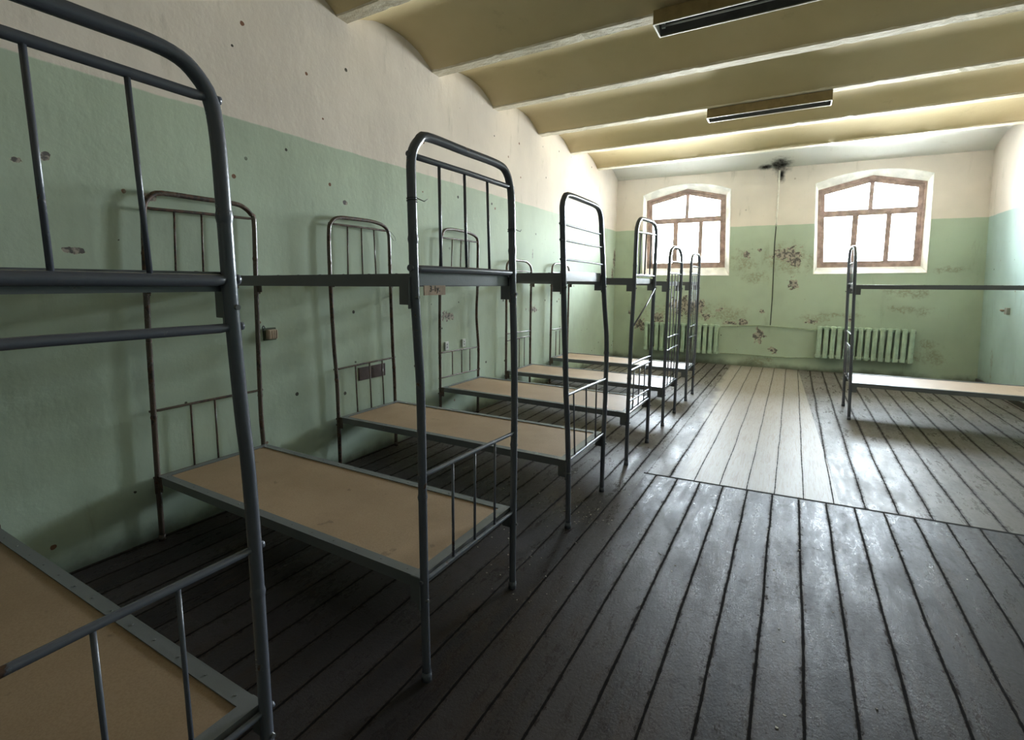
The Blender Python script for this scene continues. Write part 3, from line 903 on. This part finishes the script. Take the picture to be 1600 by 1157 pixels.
# black wire wrapped round the near and far top posts
for fr, y, z, s_ in ((ffB, .975, 1.738, 1), (ffB, 1.628, 1.70, 1)):
    mb = MB()
    mb.tube([(2.0+.0175*math.cos(a*.7), y+.0175*math.sin(a*.7), z+.0008*a) for a in range(20)], .0016, 5)
    mb.tube([(2.0+.0175, y+.005, z+.012), (2.03, y+.025, z+.004), (2.02, y+.055, z+.016)], .0016, 5)
    mb.build('wire_tie', M_wire, fr)
mb = MB()
mb.tube([(.07, 2.86, 1.905), (.085, 2.90, 1.90), (.085, 2.95, 1.86), (.085, 2.96, 1.83), (.085, 2.93, 1.83), (.08, 2.89, 1.88)], .0015, 5)
mb.build('wire_loop', M_wire, hfC)
# card with the bunk number
mb = MB(); mb.bevbox((1.988, 1.040, 1.434), (1.992, 1.160, 1.468), .001)
tag = mb.build('number_card', M_tag, ffB, label='beige card with a handwritten number')
cu = bpy.data.curves.new('number', 'FONT'); cu.body = '3-1y.'; cu.size = .030; cu.extrude = .0004; cu.align_x = 'CENTER'
to = bpy.data.objects.new('number', cu); COL.objects.link(to)
dg = bpy.context.evaluated_depsgraph_get()
me = bpy.data.meshes.new_from_object(to.evaluated_get(dg))
bpy.data.objects.remove(to)
me.transform(Matrix.Translation((1.9926, 1.098, 1.4465)) @ Matrix.Rotation(math.pi/2, 4, 'Z') @ Matrix.Rotation(math.pi/2, 4, 'X'))
me.materials.clear(); me.materials.append(M_ink)
# lettering is part of the card: join its mesh into the card
bm = bmesh.new(); bm.from_mesh(tag.data); nf = len(bm.faces); bm.from_mesh(me)
bm.faces.ensure_lookup_table()
for f in bm.faces[nf:]: f.material_index = 1
tag.data.materials.append(M_ink); bm.to_mesh(tag.data); bm.free()

# ------------------------------------------------------------------ radiators, pipes
def radiator(x0, x1, z0, z1, label, nsec=14):
    root = thing('radiator', label, 'radiator', 'cast iron radiators under the windows', ((x0+x1)/2, wally((x0+x1)/2)-.1, 0))
    inv = Matrix.Translation(-root.location)
    p = (x1-x0)/nsec
    sec = None
    for i in range(nsec):
        xc = x0 + p*(i+.5); yc = wally(xc)-.10
        mb = MB()
        w = p*.34
        H = z1-z0
        # two columns, flattened tubes, joined by hubs top and bottom
        for dy in (-.035, .035):
            ring = []
            lev = [(z0+.030, w*.8), (z0+.06, w), (z1-.06, w), (z1-.030, w*.8)]
            vs = []
            for z, ww in lev:
                for k in range(12):
                    a = 2*math.pi*k/12
                    vs.append((xc+ww*math.cos(a), yc+dy+.030*math.sin(a), z))
            fs = [(r_*12+k, r_*12+(k+1) % 12, (r_+1)*12+(k+1) % 12, (r_+1)*12+k) for r_ in range(3) for k in range(12)]
            mb.add(vs, fs, True)
        for zc in (z0+.036, z1-.036):
            mb.tube([(xc-p*.5, yc, zc), (xc-p*.30, yc, zc), (xc, yc, zc), (xc+p*.30, yc, zc), (xc+p*.5, yc, zc)], [.026, .034, .037, .034, .026], 12)
            vs = []
            up_ = 1 if zc > (z0+z1)/2 else -1
            for sc_, dz in ((1, 0), (.95, .018), (.55, .034), (.08, .040)):
                for k in range(16):
                    a = 2*math.pi*k/16
                    vs.append((xc+w*1.15*sc_*math.cos(a), yc+.068*sc_*math.sin(a), zc+up_*dz))
            fs = [(r_*16+k, r_*16+(k+1) % 16, (r_+1)*16+(k+1) % 16, (r_+1)*16+k) for r_ in range(3) for k in range(16)]
            mb.add(vs, fs, True)
            mb.bevbox((xc-w, yc-.066, zc-.03), (xc+w, yc+.066, zc+.03), .012)
        mb.bevbox((xc-w, yc-.062, z0+.04), (xc+w, yc+.062, z1-.04), .014)
        sec = mb.build('section', M_rad, root)
        sec.matrix_parent_inverse = inv
    for xx in (x0+p*2, x1-p*2):
        mb = MB(); yy = wally(xx)
        mb.tube([(xx, yy-.10, z0+.03), (xx, yy+.01, z0+.03)], .010, 8)
        mb.tube([(xx, yy-.10, z1-.05), (xx, yy+.01, z1-.05)], .010, 8)
        o = mb.build('wall_hook', M_rad, root); o.matrix_parent_inverse = inv
    return root
radiator(.64, 1.98, .195, .745, 'green cast iron radiator under the left window, partly behind the bed posts')
radiator(3.48, 4.81, .245, .79, 'green cast iron radiator under the right window')

def pipe(name, pts, r, mat, label, cat='pipe', off=-.03):
    mb = MB()
    mb.tube(smooth_path([(x, wally(x)+off, z) for x, z in pts], 6), r, 8)
    o = mb.build(name, mat, None, label=label, category=cat)
    return o
pipe('heating_pipe', [(2.0, .705), (2.15, .715), (2.45, .745), (2.75, .745), (3.1, .73), (3.47, .715)], .009, M_pipe, 'upper thin green pipe running between the two radiators')
pipe('heating_pipe', [(2.0, .215), (2.3, .218), (2.75, .208), (3.1, .215), (3.47, .235)], .009, M_pipe, 'lower thin green pipe running near the floor between the radiators')
pipe('wall_cable', [(2.765, 3.40), (2.768, 2.9), (2.768, 2.49)], .014, M_white2, 'cream conduit running down from the sooty hole at the ceiling', 'conduit', -.012)
pipe('wall_cable', [(2.768, 2.47), (2.765, 2.2), (2.77, 1.9), (2.78, 1.5), (2.785, 1.2), (2.785, .76)], .006, M_black, 'thin dark cable down the green wall between the windows', 'cable', -.005)

# ------------------------------------------------------------------ ceiling lamps
def lamp(x0, x1, y0, y1, zb, label):
    root = thing('ceiling_lamp', label, 'ceiling lamp', 'trough lamps fixed to the ceiling beams', ((x0+x1)/2, (y0+y1)/2, zb))
    inv = Matrix.Translation(-root.location)
    T = .006
    zt = zb + .10
    def part(mb, n, m_, par=root):
        o = mb.build(n, m_, par)
        if par is root: o.matrix_parent_inverse = inv
        return o
    mb = MB()
    mb.box((x0, y0, zb+.004), (x1, y0+T, zt)); mb.box((x0, y1-T, zb+.004), (x1, y1, zt))
    mb.box((x0+T, y0+T, zt-.012), (x1-T, y1-T, zt-.004))
    part(mb, 'housing', M_tan)
    mb = MB(); mb.box((x0, y0+T, zb+.004), (x0+T, y1-T, zt)); mb.box((x1-T, y0+T, zb+.004), (x1, y1-T, zt)); part(mb, 'end_cap', M_white)
    mb = MB()
    R = .009
    mb.box((x0-.002, y0-.002, zb), (x1+.002, y0+R, zb+.006)); mb.box((x0-.002, y1-R, zb), (x1+.002, y1+.002, zb+.006))
    mb.box((x0-.002, y0+R, zb), (x0+R, y1-R, zb+.006)); mb.box((x1-R, y0+R, zb), (x1+.002, y1-R, zb+.006))
    part(mb, 'rim', M_white)
    mb = MB()
    mb.add([(x0+T, y0+T, zb+.01), (x1-T, y0+T, zb+.01), (x1-T, y0+.06, zb+.07), (x0+T, y0+.06, zb+.07)], [(0, 1, 2, 3)])
    mb.add([(x0+T, y0+.06, zb+.07), (x1-T, y0+.06, zb+.07), (x1-T, y1-.06, zb+.07), (x0+T, y1-.06, zb+.07)], [(0, 1, 2, 3)])
    mb.add([(x0+T, y1-.06, zb+.07), (x1-T, y1-.06, zb+.07), (x1-T, y1-T, zb+.01), (x0+T, y1-T, zb+.01)], [(0, 1, 2, 3)])
    part(mb, 'reflector', M_darkmetal)
    for dy in (-.035, .035):
        yc = (y0+y1)/2+dy
        mb = MB(); mb.tube([(x0+.05, yc, zb+.045), (x1-.05, yc, zb+.045)], .008, 10)
        mb.box((x0+.03, yc-.011, zb+.03), (x0+.055, yc+.011, zb+.07)); mb.box((x1-.055, yc-.011, zb+.03), (x1-.03, yc+.011, zb+.07))
        part(mb, 'tube', M_tube)
    return root
lamp(2.09, 3.40, 3.51, 3.72, 3.335, 'nearer trough ceiling lamp, cut by the top edge of the photo')
lamp(2.120, 3.315, 5.845, 6.02, 3.335, 'farther trough ceiling lamp with ochre side, above the middle of the room')

# ------------------------------------------------------------------ small wall fittings
def fitting(name, label, cat, build, group=None):
    root = thing(name, label, cat, group)
    build(root)
    return root
def box_left(root):
    mb = MB(); mb.bevbox((0, 1.745, 1.075), (.014, 1.835, 1.16), .003); mb.build('back_plate', M_socket_green, root)
    mb = MB(); mb.bevbox((.014, 1.755, 1.085), (.052, 1.825, 1.15), .010)
    for k in range(4): mb.bevbox((.050, 1.762+k*.017, 1.09), (.054, 1.768+k*.017, 1.145), .001)
    mb.build('cover', M_bake, root)
    mb = MB(); mb.tube(smooth_path([(.02, 1.75, 1.16), (.03, 1.735, 1.18), (.03, 1.725, 1.165), (.02, 1.74, 1.14)]), .003, 6); mb.build('wire', M_wire, root)
fitting('socket', 'beige plastic socket box on green wall behind the nearest bed\'s post', 'socket', box_left)
def switch(y):
    def f(root):
        mb = MB(); mb.bevbox((0, y-.028, .775), (.018, y+.028, .862), .004); mb.build('plate', M_plastic, root)
        mb = MB(); mb.tube([(.017, y, .835), (.020, y, .835)], .006, 8); mb.tube([(.017, y, .805), (.020, y, .805)], .006, 8); mb.build('hole', M_black, root)
    return f
fitting('socket', 'white plastic socket low on green wall, left of the pair', 'socket', switch(3.765), 'white sockets low on the green wall')
fitting('socket', 'white plastic socket low on green wall, right of the pair', 'socket', switch(4.07), 'white sockets low on the green wall')
def plate(root):
    mb = MB(); mb.bevbox((0, 2.57, .655), (.012, 2.875, .765), .004); mb.build('plate', M_brownpl, root)
    mb = MB(); mb.tube([(.008, 2.72, .74), (.016, 2.72, .74)], .006, 8); mb.build('screw', M_wire, root)
fitting('wall_plate', 'dark brown rectangular plate on wall behind the head rails', 'wall plate', plate)
def rsock(root):
    mb = MB(); x = rx(1.14); mb.bevbox((x-.035, 8.555, 1.10), (x+.01, 8.645, 1.19), .006); mb.build('box', M_sock, root)
    mb = MB(); mb.tube([(x-.03, 8.66, 1.15), (x-.045, 8.72, 1.155), (x-.035, 8.78, 1.15), (x-.01, 8.80, 1.14)], .012, 8); mb.build('stub', M_bake, root)
fitting('socket', 'broken grey socket with a beige stub on right wall', 'socket', rsock)
def hook(root):
    x = 5.10; y = wally(x)
    mb = MB(); mb.tube([(x-.03, y-.002, 1.09), (x-.03, y-.03, 1.06), (x, y-.04, 1.03), (x+.03, y-.03, 1.06), (x+.03, y-.002, 1.09)], .008, 6); mb.build('prong', M_wire, root)
    mb = MB(); mb.tube([(x+.03, y-.004, 1.04), (x+.10, y-.01, 1.02)], .006, 6); mb.build('stub', M_bake, root)
# litter of flaked paint on the boards near the bed feet
mb = MB()
rng = random.Random(11)
for (cx, cy, n_, s_) in ((2.06, 2.60, 60, .10), (1.75, 2.45, 20, .35), (2.1, 3.6, 25, .35), (2.6, 2.3, 30, .7), (2.1, 1.75, 25, .2), (3.0, 2.4, 25, .7), (2.2, 4.8, 25, .4), (2.9, 3.6, 20, .6)):
    for i in range(n_):
        x, y = rng.gauss(cx, s_), rng.gauss(cy, s_)
        r_ = rng.uniform(.002, .006); a = rng.uniform(0, 6.28)
        q = [(x+r_*math.cos(a+k*1.57)*rng.uniform(.5, 1.4), y+r_*math.sin(a+k*1.57)*rng.uniform(.5, 1.4), .0005) for k in range(4)]
        t_ = rng.uniform(.0008, .003)
        mb.add(q + [(p[0], p[1], p[2]+t_) for p in q], [(3, 2, 1, 0), (4, 5, 6, 7), (0, 1, 5, 4), (1, 2, 6, 5), (2, 3, 7, 6), (3, 0, 4, 7)])
mb.build('paint_flakes', M_debris, None, kind='stuff', label='scattered pale paint flakes on the dark floorboards', category='debris')
